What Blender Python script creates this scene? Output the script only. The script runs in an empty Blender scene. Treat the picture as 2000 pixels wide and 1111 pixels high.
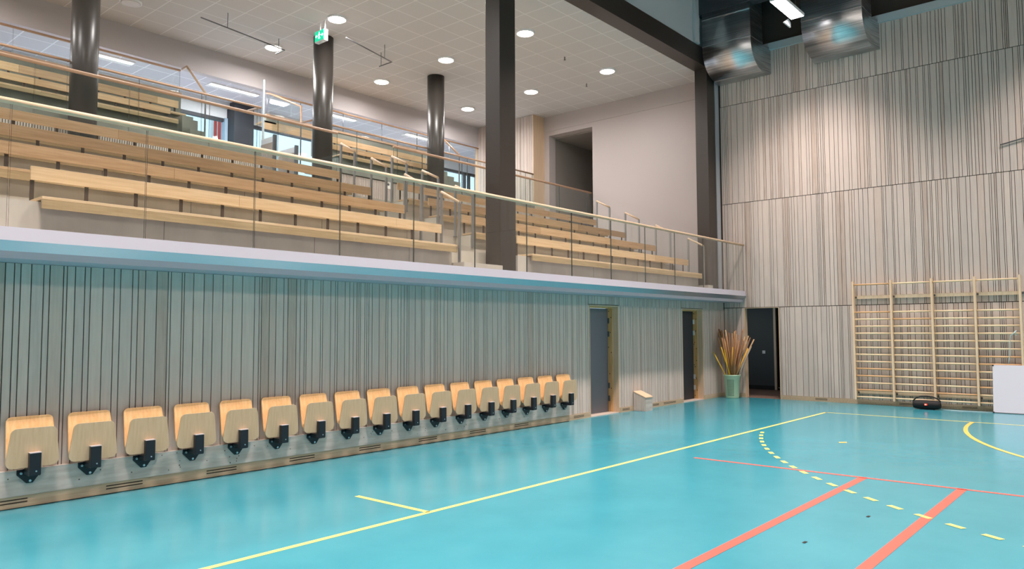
import bpy, bmesh, math, random
from mathutils import Vector, Matrix
S = bpy.context.scene
COL = S.collection
rnd = random.Random(7)

# ------------------------------------------------------------------ materials
def lin(c):
    return tuple(((v/255)/12.92 if v/255 <= .04045 else ((v/255+.055)/1.055)**2.4) for v in c) + (1,)
def mat(name, rgb, rough=.6, metal=0, spec=.5, coat=0, emit=None, es=0):
    m = bpy.data.materials.new(name); m.use_nodes = True
    b = m.node_tree.nodes['Principled BSDF']
    b.inputs['Base Color'].default_value = lin(rgb)
    b.inputs['Roughness'].default_value = rough
    b.inputs['Metallic'].default_value = metal
    b.inputs['Specular IOR Level'].default_value = spec
    b.inputs['Coat Weight'].default_value = coat
    if emit:
        b.inputs['Emission Color'].default_value = lin(emit); b.inputs['Emission Strength'].default_value = es
    return m
def noisy(m, rgb1, rgb2, scale, stretch=(1, 1, 1), detail=4, lo=.35, hi=.65, bump=0, rgb3=None):
    nt = m.node_tree; N = nt.nodes; L = nt.links; b = N['Principled BSDF']
    tc = N.new('ShaderNodeTexCoord'); mp = N.new('ShaderNodeMapping'); mp.inputs['Scale'].default_value = stretch
    nz = N.new('ShaderNodeTexNoise'); nz.inputs['Scale'].default_value = scale; nz.inputs['Detail'].default_value = detail
    nz.inputs['Roughness'].default_value = .6
    cr = N.new('ShaderNodeValToRGB')
    cr.color_ramp.elements[0].position = lo; cr.color_ramp.elements[0].color = lin(rgb1)
    cr.color_ramp.elements[1].position = hi; cr.color_ramp.elements[1].color = lin(rgb2)
    if rgb3:
        e = cr.color_ramp.elements.new(.98); e.color = lin(rgb3)
    L.new(tc.outputs['Object'], mp.inputs['Vector']); L.new(mp.outputs['Vector'], nz.inputs['Vector'])
    L.new(nz.outputs['Fac'], cr.inputs['Fac']); L.new(cr.outputs['Color'], b.inputs['Base Color'])
    if bump:
        bp = N.new('ShaderNodeBump'); bp.inputs['Strength'].default_value = bump; bp.inputs['Distance'].default_value = .01
        L.new(nz.outputs['Fac'], bp.inputs['Height']); L.new(bp.outputs['Normal'], b.inputs['Normal'])
    return m
def wood(name, a, b, st, rough=.55, sc=3):
    return noisy(mat(name, a, rough), a, b, sc, st, 5)

V = (14, 14, .7)   # vertical grain
XG = (.7, 14, 14)  # grain along x
YG = (14, .7, 14)
BOARDS = [wood('whitewashed board %d' % i, a, b, V, .7) for i, (a, b) in enumerate([
    ((200, 186, 177), (210, 196, 187)), ((194, 181, 173), (206, 193, 184)), ((204, 189, 179), (213, 199, 189)),
    ((196, 179, 168), (207, 191, 180)), ((178, 159, 147), (200, 184, 172))])]
GROOVE = mat('dark groove backing', (66, 56, 50), .9)
OAK = [wood('oak %d' % i, a, b, XG, .42) for i, (a, b) in enumerate([
    ((212, 180, 140), (228, 200, 163)), ((186, 154, 118), (208, 177, 140)), ((194, 162, 126), (214, 184, 147))])]
APRON = wood('oak apron', (164, 140, 104), (186, 162, 124), XG, .5)  # apron tone darkened to carry the shadow it sits in
RAIL = wood('ash handrail', (205, 176, 145), (226, 200, 170), XG, .4)
RAILD = wood('pine handrail', (176, 140, 112), (194, 160, 132), XG, .4)
PLYF = wood('birch plywood face', (226, 178, 122), (238, 196, 142), V, .4)
PLYB = wood('birch plywood underside', (190, 163, 130), (202, 176, 144), V, .5)
PINE = noisy(mat('knotty pine', (222, 172, 110), .5), (214, 164, 104), (230, 186, 130), 3, (10, 10, .8), 4)
KNOT = mat('pine knot', (96, 56, 30), .6)
LINING = wood('pale door lining', (214, 184, 152), (226, 198, 168), V, .5)
BARW = wood('beech wall bar', (232, 202, 168), (242, 218, 188), V, .45)
RUNG = wood('beech rung', (234, 204, 164), (246, 222, 186), YG, .4)
RUNGD = wood('amber rung', (214, 168, 122), (230, 188, 142), YG, .4)
SKIRT = wood('skirting wood', (182, 156, 128), (202, 178, 150), XG, .5)
LEDGE = noisy(mat('washed spruce ledge', (190, 184, 176), .6), (180, 172, 164), (203, 198, 192), 2.5, (1, 6, 6), 4)
SLOT = mat('slot shadow', (58, 44, 36), .9)
CONC = noisy(mat('concrete', (170, 165, 155), .75), (158, 152, 142), (182, 177, 167), 1.6, (1, 1, 1.4), 7, .3, .7, .15)
CONCD = noisy(mat('shade-darkened concrete', (132, 134, 126), .75), (120, 123, 114), (144, 145, 136), 1.6, (1, 1, 1.4), 7, .3, .7, .15)  # concrete darkened in its colour for the dim upper stand behind tinted glass
CONCL = noisy(mat('light concrete', (196, 188, 176), .75), (184, 176, 164), (205, 198, 186), 1.8, (1.4, 1.4, .6), 7, .3, .7, .1)
JOINT = mat('concrete joint', (120, 116, 108), .9)
CEILD = mat('hall roof steel', (52, 56, 62), .7)
DARKSTEEL = mat('dark brown painted steel', (60, 52, 47), .38)
ROUNDST = mat('glossy dark column paint', (56, 52, 48), .36)
POST = mat('dark bracket steel', (70, 58, 50), .5)
GALV = mat('galvanised post', (150, 150, 150), .42, .6)
STEELD = mat('grey steel', (110, 110, 112), .4, .5)
DUCT = noisy(mat('galvanised duct', (190, 192, 196), .33, 1), (176, 178, 182), (224, 226, 228), 2, (1, .3, 22), 3, bump=.25)
FASC = mat('fascia paint', (184, 182, 194), .45)
FASC2 = mat('satin fascia metal', (196, 200, 208), .3, .75)
PAINTW = mat('gallery wall paint', (192, 182, 180), .8)
PAINTG = mat('upper wall paint', (186, 196, 200), .7)
WHITE = mat('white', (236, 236, 238), .5)
WBOARD = mat('whiteboard enamel', (226, 224, 236), .2)
BLACK = mat('black plastic', (20, 20, 24), .4)
BLACKM = mat('black bracket paint', (26, 28, 36), .32)
CHROME = mat('zinc bolt', (210, 214, 222), .3, 1)
CAPG = mat('bracket top', (200, 190, 192), .45, .2)
LEAFG = mat('grey door leaf', (112, 114, 124), .5)
LEAFD = mat('dark door leaf', (48, 52, 62), .45)
GREEN = mat('pale green plastic', (188, 216, 184), .45)
STICKS = [wood('broom handle %d' % i, a, b, V, .5) for i, (a, b) in enumerate([
    ((164, 120, 76), (182, 138, 92)), ((140, 98, 60), (160, 118, 78)), ((184, 146, 100), (200, 164, 120)), ((116, 82, 52), (136, 98, 66))])]
YSTICK = mat('yellow stick', (232, 186, 52), .4)
GSTICK = mat('grey stick', (176, 170, 160), .4)
LAMP = mat('lamp lens', (255, 250, 240), .4, emit=(255, 240, 226), es=14)
LAMPOFF = mat('unlit lens', (224, 218, 220), .5)
TUBE = mat('linear lens', (255, 255, 255), .4, emit=(255, 250, 250), es=16)
TUBE2 = mat('office lens', (255, 255, 255), .4, emit=(255, 250, 250), es=5)
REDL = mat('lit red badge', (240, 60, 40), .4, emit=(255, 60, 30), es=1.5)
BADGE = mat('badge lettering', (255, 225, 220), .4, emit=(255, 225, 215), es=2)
EXITG = mat('lit exit green', (0, 190, 150), .4, emit=(0, 200, 150), es=1.1)
EXITW = mat('lit exit white', (235, 255, 248), .4, emit=(225, 255, 245), es=1.7)
FRAMEB = mat('black window frame', (40, 42, 50), .5)
FRAMEL = mat('light blue-grey frame', (150, 170, 190), .5)
BLUECORD = mat('pale blue cord', (190, 222, 226), .6)
CABLE = mat('white cable', (225, 235, 238), .5)
REDP = mat('red stripe', (214, 70, 62), .6)
SNOW = mat('snow', (240, 244, 248), .8)
FACADE = mat('pale facade', (190, 212, 222), .8)
CORR = mat('corridor paint', (150, 144, 138), .8)
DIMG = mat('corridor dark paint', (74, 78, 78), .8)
CORFL = mat('corridor floor', (120, 96, 84), .6)
SOCK = mat('socket plastic', (235, 230, 224), .4)
YEL = mat('yellow court line', (232, 214, 120), .35)
ORA = mat('orange court line', (240, 190, 96), .35)
ADDBLIND = mat('pale roller blind', (225, 220, 212), .8)  # only for the added windows opposite
STEELGREY = mat('added window frame', (120, 122, 126), .5)
RED = mat('red court line', (236, 96, 84), .35)

def tiles(name, rgb, rgbl, tx, ty, ox, oy, w):
    m = mat(name, rgb, .8); nt = m.node_tree; N = nt.nodes; L = nt.links
    tc = N.new('ShaderNodeTexCoord'); sp = N.new('ShaderNodeSeparateXYZ'); L.new(tc.outputs['Object'], sp.inputs[0])
    def line(o, t, off):
        a = N.new('ShaderNodeMath'); a.operation = 'SUBTRACT'; L.new(sp.outputs[o], a.inputs[0]); a.inputs[1].default_value = off - 1000*t
        p = N.new('ShaderNodeMath'); p.operation = 'MODULO'; L.new(a.outputs[0], p.inputs[0]); p.inputs[1].default_value = t
        c = N.new('ShaderNodeMath'); c.operation = 'LESS_THAN'; L.new(p.outputs[0], c.inputs[0]); c.inputs[1].default_value = w
        return c
    mx = N.new('ShaderNodeMath'); mx.operation = 'MAXIMUM'
    L.new(line('X', tx, ox).outputs[0], mx.inputs[0]); L.new(line('Y', ty, oy).outputs[0], mx.inputs[1])
    mc = N.new('ShaderNodeMix'); mc.data_type = 'RGBA'; mc.inputs['A'].default_value = lin(rgb); mc.inputs['B'].default_value = lin(rgbl)
    L.new(mx.outputs[0], mc.inputs['Factor']); L.new(mc.outputs['Result'], N['Principled BSDF'].inputs['Base Color'])
    mr = N.new('ShaderNodeMath'); mr.operation = 'MULTIPLY_ADD'; L.new(mx.outputs[0], mr.inputs[0]); mr.inputs[1].default_value = -.5; mr.inputs[2].default_value = .85
    L.new(mr.outputs[0], N['Principled BSDF'].inputs['Roughness'])
    return m
CEIL = tiles('ceiling tile', (200, 196, 194), (222, 219, 217), .602, .579, -6.775, .81, .018)
CEIL2 = tiles('office ceiling tile', (205, 205, 214), (240, 240, 248), .58, .6, -10.43, 8.3, .024)

FLOOR = noisy(mat('blue sports floor', (60, 160, 178), .2, spec=.58), (54, 138, 156), (61, 147, 164), 1.5, (1, 1, 1), 6, .3, .7)
_b = FLOOR.node_tree.nodes['Principled BSDF']
_n = FLOOR.node_tree.nodes.new('ShaderNodeTexNoise'); _n.inputs['Scale'].default_value = 220
_t = FLOOR.node_tree.nodes.new('ShaderNodeTexCoord'); _p = FLOOR.node_tree.nodes.new('ShaderNodeBump')
_p.inputs['Strength'].default_value = .05; _p.inputs['Distance'].default_value = .002
FLOOR.node_tree.links.new(_t.outputs['Object'], _n.inputs['Vector']); FLOOR.node_tree.links.new(_n.outputs['Fac'], _p.inputs['Height'])
FLOOR.node_tree.links.new(_p.outputs['Normal'], _b.inputs['Normal'])

def glassmat(name, tint, strength=1.0):
    m = bpy.data.materials.new(name); m.use_nodes = True; nt = m.node_tree; N = nt.nodes; L = nt.links
    N.clear(); out = N.new('ShaderNodeOutputMaterial'); tr = N.new('ShaderNodeBsdfTransparent'); gl = N.new('ShaderNodeBsdfGlossy')
    gl.inputs['Roughness'].default_value = .0; tr.inputs['Color'].default_value = tint
    fr = N.new('ShaderNodeFresnel'); ge = N.new('ShaderNodeNewGeometry'); io = N.new('ShaderNodeMapRange'); io.inputs['To Min'].default_value = 1.5; io.inputs['To Max'].default_value = 1/1.5
    L.new(ge.outputs['Backfacing'], io.inputs['Value']); L.new(io.outputs['Result'], fr.inputs['IOR']); mx = N.new('ShaderNodeMixShader')
    mm = N.new('ShaderNodeMath'); mm.operation = 'MULTIPLY'; mm.inputs[1].default_value = strength
    L.new(fr.outputs[0], mm.inputs[0]); L.new(mm.outputs[0], mx.inputs[0]); L.new(tr.outputs[0], mx.inputs[1]); L.new(gl.outputs[0], mx.inputs[2]); L.new(mx.outputs[0], out.inputs[0])
    return m
GLASS = glassmat('railing glass', (.965, .985, .975, 1))
GEDGE = mat('glass edge', (84, 88, 82), .2)
PANE = glassmat('window glass', (.96, .98, .99, 1))

# ------------------------------------------------------------------ mesh helpers
class MB:
    def __init__(s): s.v = []; s.f = []; s.m = []; s.sm = []
    def add(s, vs, fs, mi=0, smooth=False):
        o = len(s.v); s.v += [tuple(v) for v in vs]
        for k, f in enumerate(fs):
            s.f.append([i+o for i in f]); s.m.append(mi[k] if isinstance(mi, list) else mi); s.sm.append(smooth)
    def box(s, x0, x1, y0, y1, z0, z1, mi=0):
        vs = [(x, y, z) for z in (z0, z1) for y in (y0, y1) for x in (x0, x1)]
        s.add(vs, [(0, 2, 3, 1), (4, 5, 7, 6), (0, 1, 5, 4), (2, 6, 7, 3), (0, 4, 6, 2), (1, 3, 7, 5)], mi)
        return s
    def prism(s, pts, axis, a, b, mi=0, smooth=False):
        # pts: 2D polygon; axis: 'x' pts=(y,z); 'y' pts=(x,z); 'z' pts=(x,y)
        def P(p, t): return {'x': (t, p[0], p[1]), 'y': (p[0], t, p[1]), 'z': (p[0], p[1], t)}[axis]
        n = len(pts); vs = [P(p, a) for p in pts] + [P(p, b) for p in pts]
        s.add(vs, [tuple(range(n))[::-1], tuple(range(n, 2*n))], mi)
        o = len(s.v) - 2*n
        for i in range(n):
            j = (i+1) % n; s.f.append([o+i, o+j, o+n+j, o+n+i]); s.m.append(mi); s.sm.append(smooth)
        return s
    def tube(s, pts, r, mi=0, n=10, r2=None, closed_caps=True):
        pts = [Vector(p) for p in pts]; rings = []; k = len(pts)
        for i, p in enumerate(pts):
            d = ((pts[min(i+1, k-1)]-p).normalized() + (p-pts[max(i-1, 0)]).normalized())
            d = d.normalized() if d.length > 1e-6 else Vector((0, 0, 1))
            up = Vector((0, 0, 1)) if abs(d.z) < .95 else Vector((1, 0, 0))
            a = d.cross(up).normalized(); b = a.cross(d)
            rr = r if r2 is None else r + (r2-r)*i/max(1, k-1)
            rings.append([p + (a*math.cos(2*math.pi*q/n) + b*math.sin(2*math.pi*q/n))*rr for q in range(n)])
        vs = [v for ring in rings for v in ring]; fs = []
        for i in range(k-1):
            for q in range(n):
                w = (q+1) % n; fs.append((i*n+q, i*n+w, (i+1)*n+w, (i+1)*n+q))
        s.add(vs, fs, mi, True)
        o = len(s.v)-len(vs)
        s.f.append([o+q for q in range(n)][::-1]); s.m.append(mi); s.sm.append(False)
        s.f.append([o+(k-1)*n+q for q in range(n)]); s.m.append(mi); s.sm.append(False)
        return s
    def lathe(s, c, prof, n=32, mi=0, cap=True):
        vs = []; fs = []
        for r, z in prof:
            for q in range(n):
                t = 2*math.pi*q/n; vs.append((c[0]+r*math.cos(t), c[1]+r*math.sin(t), c[2]+z))
        for i in range(len(prof)-1):
            for q in range(n):
                w = (q+1) % n; fs.append((i*n+q, i*n+w, (i+1)*n+w, (i+1)*n+q))
        s.add(vs, fs, mi, True)
        if cap:
            o = len(s.v)-len(vs)
            s.f.append([o+q for q in range(n)][::-1]); s.m.append(mi); s.sm.append(False)
            s.f.append([o+(len(prof)-1)*n+q for q in range(n)]); s.m.append(mi); s.sm.append(False)
        return s
    def build(s, name, mats, parent=None, bevel=0):
        if not isinstance(mats, (list, tuple)): mats = [mats]
        me = bpy.data.meshes.new(name)
        off = Vector((0, 0, 0)); q = parent
        while q is not None: off += q.location; q = q.parent
        me.from_pydata([tuple(Vector(v)-off) for v in s.v], [], s.f)
        for m in mats: me.materials.append(m)
        for p, mi, sm in zip(me.polygons, s.m, s.sm): p.material_index = mi; p.use_smooth = sm
        bm = bmesh.new(); bm.from_mesh(me); bmesh.ops.recalc_face_normals(bm, faces=bm.faces); bm.to_mesh(me); bm.free()
        me.update()
        o = bpy.data.objects.new(name, me); COL.objects.link(o)
        if parent is not None: o.parent = parent
        if bevel:
            b = o.modifiers.new('bevel', 'BEVEL'); b.width = bevel; b.segments = 2; b.limit_method = 'ANGLE'
        return o
def box(*a): return MB().box(*a)
def thing(name, label, cat, loc, group=None):
    o = bpy.data.objects.new(name, None); COL.objects.link(o); o.location = loc; o.empty_display_size = .1
    return tag(o, label, cat, group)
def tag(o, label, cat, group=None):
    o['label'] = label; o['category'] = cat
    if group: o['group'] = group
    return o
def struct(o): o['kind'] = 'structure'; return o
def dup(root, loc, label, name=None):
    r = root.copy(); COL.objects.link(r); r.location = loc; r['label'] = label
    for ch in list(root.children):
        c = ch.copy(); COL.objects.link(c); c.parent = r
        for g in list(ch.children):
            d = g.copy(); COL.objects.link(d); d.parent = c
    return r

def planks(mb, axis, a, b, z0, z1, plane, out, seed, holes=(), th=.02, gap=.0095, z_holes=None):
    """vertical boards of random width along an axis; plane = front face coordinate; out = +1/-1 outward normal sign"""
    r = random.Random(seed); t = a
    while t < b-.012:
        w = r.choice([.026, .032, .05, .055, .07, .085, .1, .115, .115, .06, .03])
        if r.random() < .03: w = .15
        e = min(t+w, b)
        mi = r.choices([0, 1, 2, 3, 4], [30, 26, 22, 14, 4])[0]
        segs = [(t, e-gap)]
        for h0, h1 in holes:
            ns = []
            for p, q in segs:
                if q <= h0 or p >= h1: ns.append((p, q)); continue
                if p < h0: ns.append((p, h0))
                if q > h1: ns.append((h1, q))
            segs = ns
        for p, q in segs:
            if q-p < .006: continue
            u0, u1 = (plane-th, plane) if out > 0 else (plane, plane+th)
            if axis == 'x': mb.box(p, q, u0, u1, z0, z1, mi)
            else: mb.box(u0, u1, p, q, z0, z1, mi)
        t = e

# ------------------------------------------------------------------ hall floor with court lines
XL = -26.0; YR = -15.0
f = MB()
f.add([(XL, YR, 0), (0, YR, 0), (0, 0, 0), (XL, 0, 0)], [(0, 1, 2, 3)], 0)
def strip(p, q, w, mi, z=.0015):
    p = Vector(p); q = Vector(q); d = (q-p).normalized(); n = Vector((-d.y, d.x))*w/2
    f.add([(*(p+n), z), (*(q+n), z), (*(q-n), z), (*(p-n), z)], [(0, 3, 2, 1)], mi)
def arc(cx, cy, r, w, a0, a1, mi, z=.0015, n=24):
    vs = []; fs = []
    for i in range(n+1):
        t = a0+(a1-a0)*i/n
        for rr in (r-w/2, r+w/2): vs.append((cx+rr*math.cos(t), cy+rr*math.sin(t), z))
    for i in range(n): fs.append((2*i, 2*i+1, 2*i+3, 2*i+2))
    f.add(vs, fs, mi)
strip((XL, -2.95), (-2.08, -2.95), .055, 1)
strip((-12.13, -1.96), (-12.13, -2.94), .055, 1)
strip((-2.1, -2.93), (-2.1, YR), .055, 1)
# dashed free-throw arc
cx, cy, R = -2.777, -11.078, 8.395
a = math.atan2(-3.11-cy, -5.43-cx); aend = math.pi
while a < aend:
    da = .155/R; arc(cx, cy, R, .055, a, a+da, 1, .0028, 3); a += .325/R
arc(-2.211, -11.18, 5.864, .06, math.pi/2-.02, math.pi, 2, .0022, 40)
strip((-8.19, -3.4), (-8.19, YR), .055, 3, .0018)
strip((XL, -5.33), (-8.19, -5.33), .085, 3, .0018)
strip((XL, -6.23), (-8.19, -6.23), .085, 3, .0018)
f.add([(-5.86, -4.36, .002), (-5.78, -4.44, .002), (-5.70, -4.41, .002), (-5.77, -4.33, .002)], [(0, 1, 2, 3)], 2)
for x, y in ((-9.9, -5.85), (-11.0, -5.72)):
    f.add([(x-.03, y-.012, .002), (x+.03, y-.014, .002), (x+.035, y+.01, .002), (x-.02, y+.012, .002)], [(0, 1, 2, 3)], 4)
struct(f.build('floor', [FLOOR, YEL, ORA, RED, BLACK]))

# ------------------------------------------------------------------ hall walls
D1 = (-5.49, -4.53); D2 = (-2.05, -1.09)
ZS = 2.165
w = MB(); planks(w, 'x', XL, 0, .095, 2.0, 0, -1, 11, [D1, D2])
planks(w, 'x', D1[0]-.02, D1[1]+.02, 2.012, ZS, 0, -1, 12); planks(w, 'x', D2[0]-.02, D2[1]+.02, 2.012, ZS, 0, -1, 13)
planks(w, 'x', XL, D1[0]-.03, 2.0, ZS, 0, -1, 11); planks(w, 'x', D1[1]+.03, D2[0]-.03, 2.0, ZS, 0, -1, 15); planks(w, 'x', D2[1]+.03, 0, 2.0, ZS, 0, -1, 16)
for x0, x1 in ((XL, D1[0]), (D1[1], D2[0]), (D2[1], .0)): w.box(x0, x1, .02, .1, 0, 2.0, 5)
w.box(XL, .12, .02, .1, 2.0, ZS, 5); w.box(-.02, .12, .021, .1, 0, 2.0, 5)
struct(w.build('wall_left', BOARDS+[GROOVE]))

BD = (-1.30, -.485)
Z1, Z2, Z3, ZT = 2.045, 4.48, 6.815, 7.89
w = MB()
planks(w, 'y', YR, 0, .095, Z1-.008, 0, -1, 21, [BD])
planks(w, 'y', YR, 0, Z1+.006, Z2-.008, 0, -1, 22); planks(w, 'y', YR, 0, Z2+.006, Z3-.008, 0, -1, 23); planks(w, 'y', YR, 0, Z3+.006, ZT, 0, -1, 24)
w.box(.02, .12, YR, BD[0], 0, Z1, 5); w.box(.02, .12, BD[1], .0, 0, Z1, 5); w.box(.02, .12, YR, .05, Z1, 9.4, 5)
struct(w.build('wall_back', BOARDS+[GROOVE]))
struct(box(-.06, .02, YR, -.02, ZT+.002, 8.05).build('trim_1', PAINTG))
struct(MB().box(-.17, -.002, .03, .1, 2.44, 7.9).build('trim_2', mat('grey corner strip', (170, 172, 178), .5)))
w = MB(); planks(w, 'x', XL, 0, .1, 7.55, YR, 1, 31)
w.box(XL, 0, YR-.12, YR-.02, 0, 9.4, 5)
struct(w.build('wall_right', BOARDS+[GROOVE]))
for k in range(5):  # high windows added on the unseen wall to house the fill lights
    x0 = -24.5+4.8*k
    fr = MB()
    for z in (7.6, 9.12): fr.box(x0, x0+4.2, YR+.0, YR+.07, z, z+.08)
    for q in range(4): fr.box(x0+q*1.373, x0+q*1.373+.08, YR, YR+.07, 7.68, 9.12)
    o = struct(fr.build('window_%d' % (k+4), STEELGREY)); box(x0, x0+4.2, YR+.02, YR+.03, 7.68, 9.12).build('added_blind', ADDBLIND, o)
w = MB(); planks(w, 'y', YR, 0, .1, 7.9, XL, 1, 41); w.box(XL-.12, XL-.02, YR, 14, 0, 9.4, 5)
struct(w.build('wall_front', BOARDS+[GROOVE]))
# upper wall over the gallery beam
w = MB().box(XL, 0, .07, .4, 8.08, 9.4); struct(w.build('wall_upper', PAINTG))
w = MB().box(XL, .1, YR, .4, 9.3, 9.42)
for x in (-.85, -5.5, -10.2, -14.9, -19.6): w.box(x-.15, x+.15, YR, .06, 8.75, 9.3)
struct(w.build('ceiling_hall', CEILD))
struct(box(-1.18, -.98, -.0, .065, 8.082, 9.3).build('trim_3', PAINTG))

# skirtings with slots
def skirt(name, segs, axis, plane, slots):
    m = MB()
    for a_, b_ in segs:
        if axis == 'x': m.box(a_, b_, plane-.012, plane+.02, 0, .092)
        else: m.box(plane-.012, plane+.02, a_, b_, 0, .092)
    for s0, s1 in slots:
        for z in (.035, .058):
            if axis == 'x': m.box(s0, s1, plane-.0135, plane-.012, z, z+.009, 1)
            else: m.box(plane-.0135, plane-.012, s0, s1, z, z+.009, 1)
    return struct(m.build(name, [SKIRT, SLOT]))
LX = -6.19
skirt('baseboard_left', [(LX, D1[0]), (D1[1], D2[0]), (D2[1], 0)], 'x', 0, [(-6.0, -5.7), (-4.45, -4.2), (-3.4, -3.1), (-2.9, -2.4)])
skirt('baseboard_back', [(YR, BD[0]), (BD[1], 0)], 'y', 0, [(-2.3, -2.05), (-3.95, -3.7), (-5.05, -4.8)])
m = MB().box(XL, LX, -.052, 0, .006, .108, 0)
for s in range(-15, -6, 1):
    x0 = s*1.0+.38
    if x0 < LX-.5:
        for z in (.045, .072): m.box(x0, x0+.34, -.0535, -.052, z, z+.01, 1)
m.box(XL, LX, -.045, 0, 0, .006, 1)  # dark strip painted as the shadow line along the floor
struct(m.build('baseboard_seating', [SKIRT, SLOT]))
m = MB().box(XL, LX, -.062, 0, .108, .33, 0)
kr = random.Random(3)
for i in range(60):
    x = kr.uniform(-15, LX-.05); z = kr.uniform(.125, .31); q = kr.uniform(.004, .008)
    m.tube([(x, -.0622, z), (x, -.0632, z)], q, 1, 7)
struct(m.build('trim_4', [LEDGE, mat('ledge knot', (112, 98, 88), .7)]))

# ------------------------------------------------------------------ doors
def side_door(nm, x0, x1, leaf, hm, labelh, knots):
    fr = MB()
    # pale lining then knotty pine frame, on both jambs and the head
    for xa, xb in ((x0-.0, x0+.02), (x1-.02, x1+.0)): fr.box(xa, xb, 0, .125, 0, 2.0, 0)
    fr.box(x0+.02, x1-.02, 0, .125, 1.98, 2.0, 0)
    for xa, xb in ((x0-.01, x0+.032), (x1-.032, x1+.01)): fr.box(xa, xb, .125, .275, 0, 1.99, 1)
    fr.box(x0+.032, x1-.032, .125, .275, 1.955, 1.99, 1)
    for y, z in knots: fr.tube([(x1-.033, y, z), (x1-.0315, y, z)], .011, 2, 8)
    o = struct(fr.build(nm, [LINING, PINE, KNOT]))
    lf = box(x0+.034, x1-.036, .225, .27, .012, 1.95).build('door_leaf', leaf, o)
    for z in (.26, .5, 1.47, 1.72):
        h = MB().box(x1-.046, x1-.032, .188, .224, z-.05, z+.05).build('hinge', hm, o)
    struct(MB().box(x0, x1, .0, .3, .0005, .012).build('trim_threshold', mat('threshold '+nm, (206, 190, 178), .5)))
kn = [(.15, 1.78), (.2, 1.9), (.17, 1.5), (.21, 1.22), (.15, 1.12), (.19, .72), (.16, .45), (.21, .3), (.24, .95)]
side_door('door_1', D1[0], D1[1], LEAFG, STEELD, 'grey', kn)
side_door('door_2', D2[0], D2[1], LEAFD, WHITE, 'white', [(y, 1.98-z) for y, z in kn]+kn)
# room behind side doors is closed by leaves; open doorway in the back wall
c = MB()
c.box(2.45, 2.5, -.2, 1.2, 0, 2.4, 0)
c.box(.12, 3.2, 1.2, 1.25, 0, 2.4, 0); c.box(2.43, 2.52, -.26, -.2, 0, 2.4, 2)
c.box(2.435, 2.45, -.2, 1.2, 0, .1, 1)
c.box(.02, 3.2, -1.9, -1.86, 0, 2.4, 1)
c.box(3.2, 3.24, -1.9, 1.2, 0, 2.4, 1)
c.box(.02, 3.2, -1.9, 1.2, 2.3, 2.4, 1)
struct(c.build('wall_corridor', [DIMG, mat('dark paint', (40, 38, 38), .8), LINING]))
c = MB().box(.0, 3.2, -1.9, 1.2, -.02, -.0005)
struct(c.build('floor_corridor', CORFL))
c = MB().box(-.004, .14, BD[1]-.018, BD[1], 0, 2.03).box(-.004, .14, BD[0], BD[0]+.012, 0, 2.03).box(-.004, .14, BD[0], BD[1], 2.03, 2.04)
struct(c.build('door_3', LINING))
tag(box(2.44, 2.45, .03, .11, .92, 1.0).build('light_switch', SOCK), 'small pale switch on the wall inside the dark open doorway', 'light switch')

# ------------------------------------------------------------------ balcony slab and stands
YG_ = -.518
m = MB().prism([(-.53, 2.425), (-.55, 2.31), (-.472, 2.228), (-.472, 2.168), (-.44, 2.168), (0.1, 2.168), (.1, 2.39), (-.50, 2.39), (-.50, 2.425)], 'x', XL, -.002)
m.box(XL, .36, .1, 4.2, 2.168, 2.39)
m.m[3] = 1
struct(m.build('trim_balcony', [FASC, FASC2]))

ROWS = [dict(y=.13+.845*i, z=2.82+.39*i) for i in range(4)]
AX = -8.70; BX = [-7.18, -7.42, -7.42, -7.42]; CX = -.80; XW = .36
t = MB()
for i in range(4):
    y0 = ROWS[i]['y']+.11; y1 = y0+.845 if i < 3 else 3.9; zt = 2.78+.39*i; zb = 2.39 if i == 0 else 2.39
    t.box(XL, AX, y0, y1, zb, zt); t.box(BX[i], CX, y0, y1, zb, zt)
struct(t.build('floor_stand', CONCL))
j = MB()
for i in range(4):
    y0 = ROWS[i]['y']+.109; zt = 2.78+.39*i; zb = zt-.39
    for k in range(-6, 0): pass
    for x in [-15.4, -13.0, -11.12, -9.55, -5.0, -3.45, -2.2]:
        if i % 2: x += .7
        j.box(x, x+.006, y0-.001, y0+.002, zb, zt-.002)
struct(j.build('trim_joints', JOINT))
# aisle steps
def steps(nm, x0, x1, cut=None):
    s = MB()
    for i in range(4):
        y0 = ROWS[i]['y']+.11; z = 2.39+.39*i
        ya = y0-.13 if i == 0 else y0-.1
        xe = cut if (i == 0 and cut) else x1
        if i == 0:
            s.box(x0, xe, -.01, .32, 2.39, 2.555)
            s.box(x0, x1, .37, .78, 2.39, 2.775)
        else:
            s.box(x0, x1, y0-.06, y0+.37, 2.39, z+.175)
            s.box(x0, x1, y0+.37, 3.9 if i == 3 else y0+.785, 2.39, z+.385)
    return struct(s.build(nm, CONCL))
steps('floor_steps', AX+.001, BX[1]-.001, -7.84)
steps('floor_steps', CX+.001, XW, -.57)
# landing behind the lower stand, retaining wall with fine slats, opening to the stairs
m = MB().box(XL, XW, 3.9, 7.2, 3.7, 4.15)
struct(m.build('floor_landing', CONC))
OP = (-8.72, -7.25)
m = MB(); r = random.Random(5)
x = XL+3
while x < -.15:
    if not (OP[0]-.03 < x < OP[1]): m.box(x, x+.027, 5.585, 5.6, 4.16, 4.95, r.choice([0, 1, 2, 3]))
    x += .04
m.box(XL, OP[0], 5.6, 5.7, 4.15, 4.97, 5); m.box(OP[1], -.15, 5.6, 5.7, 4.15, 4.97, 5)
struct(m.build('wall_slats', BOARDS+[GROOVE]))
m = MB()
m.box(XL, OP[0], 5.56, 6.26, 4.97, 5.06); m.box(OP[1], -.15, 5.56, 6.26, 4.97, 5.06)
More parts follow.
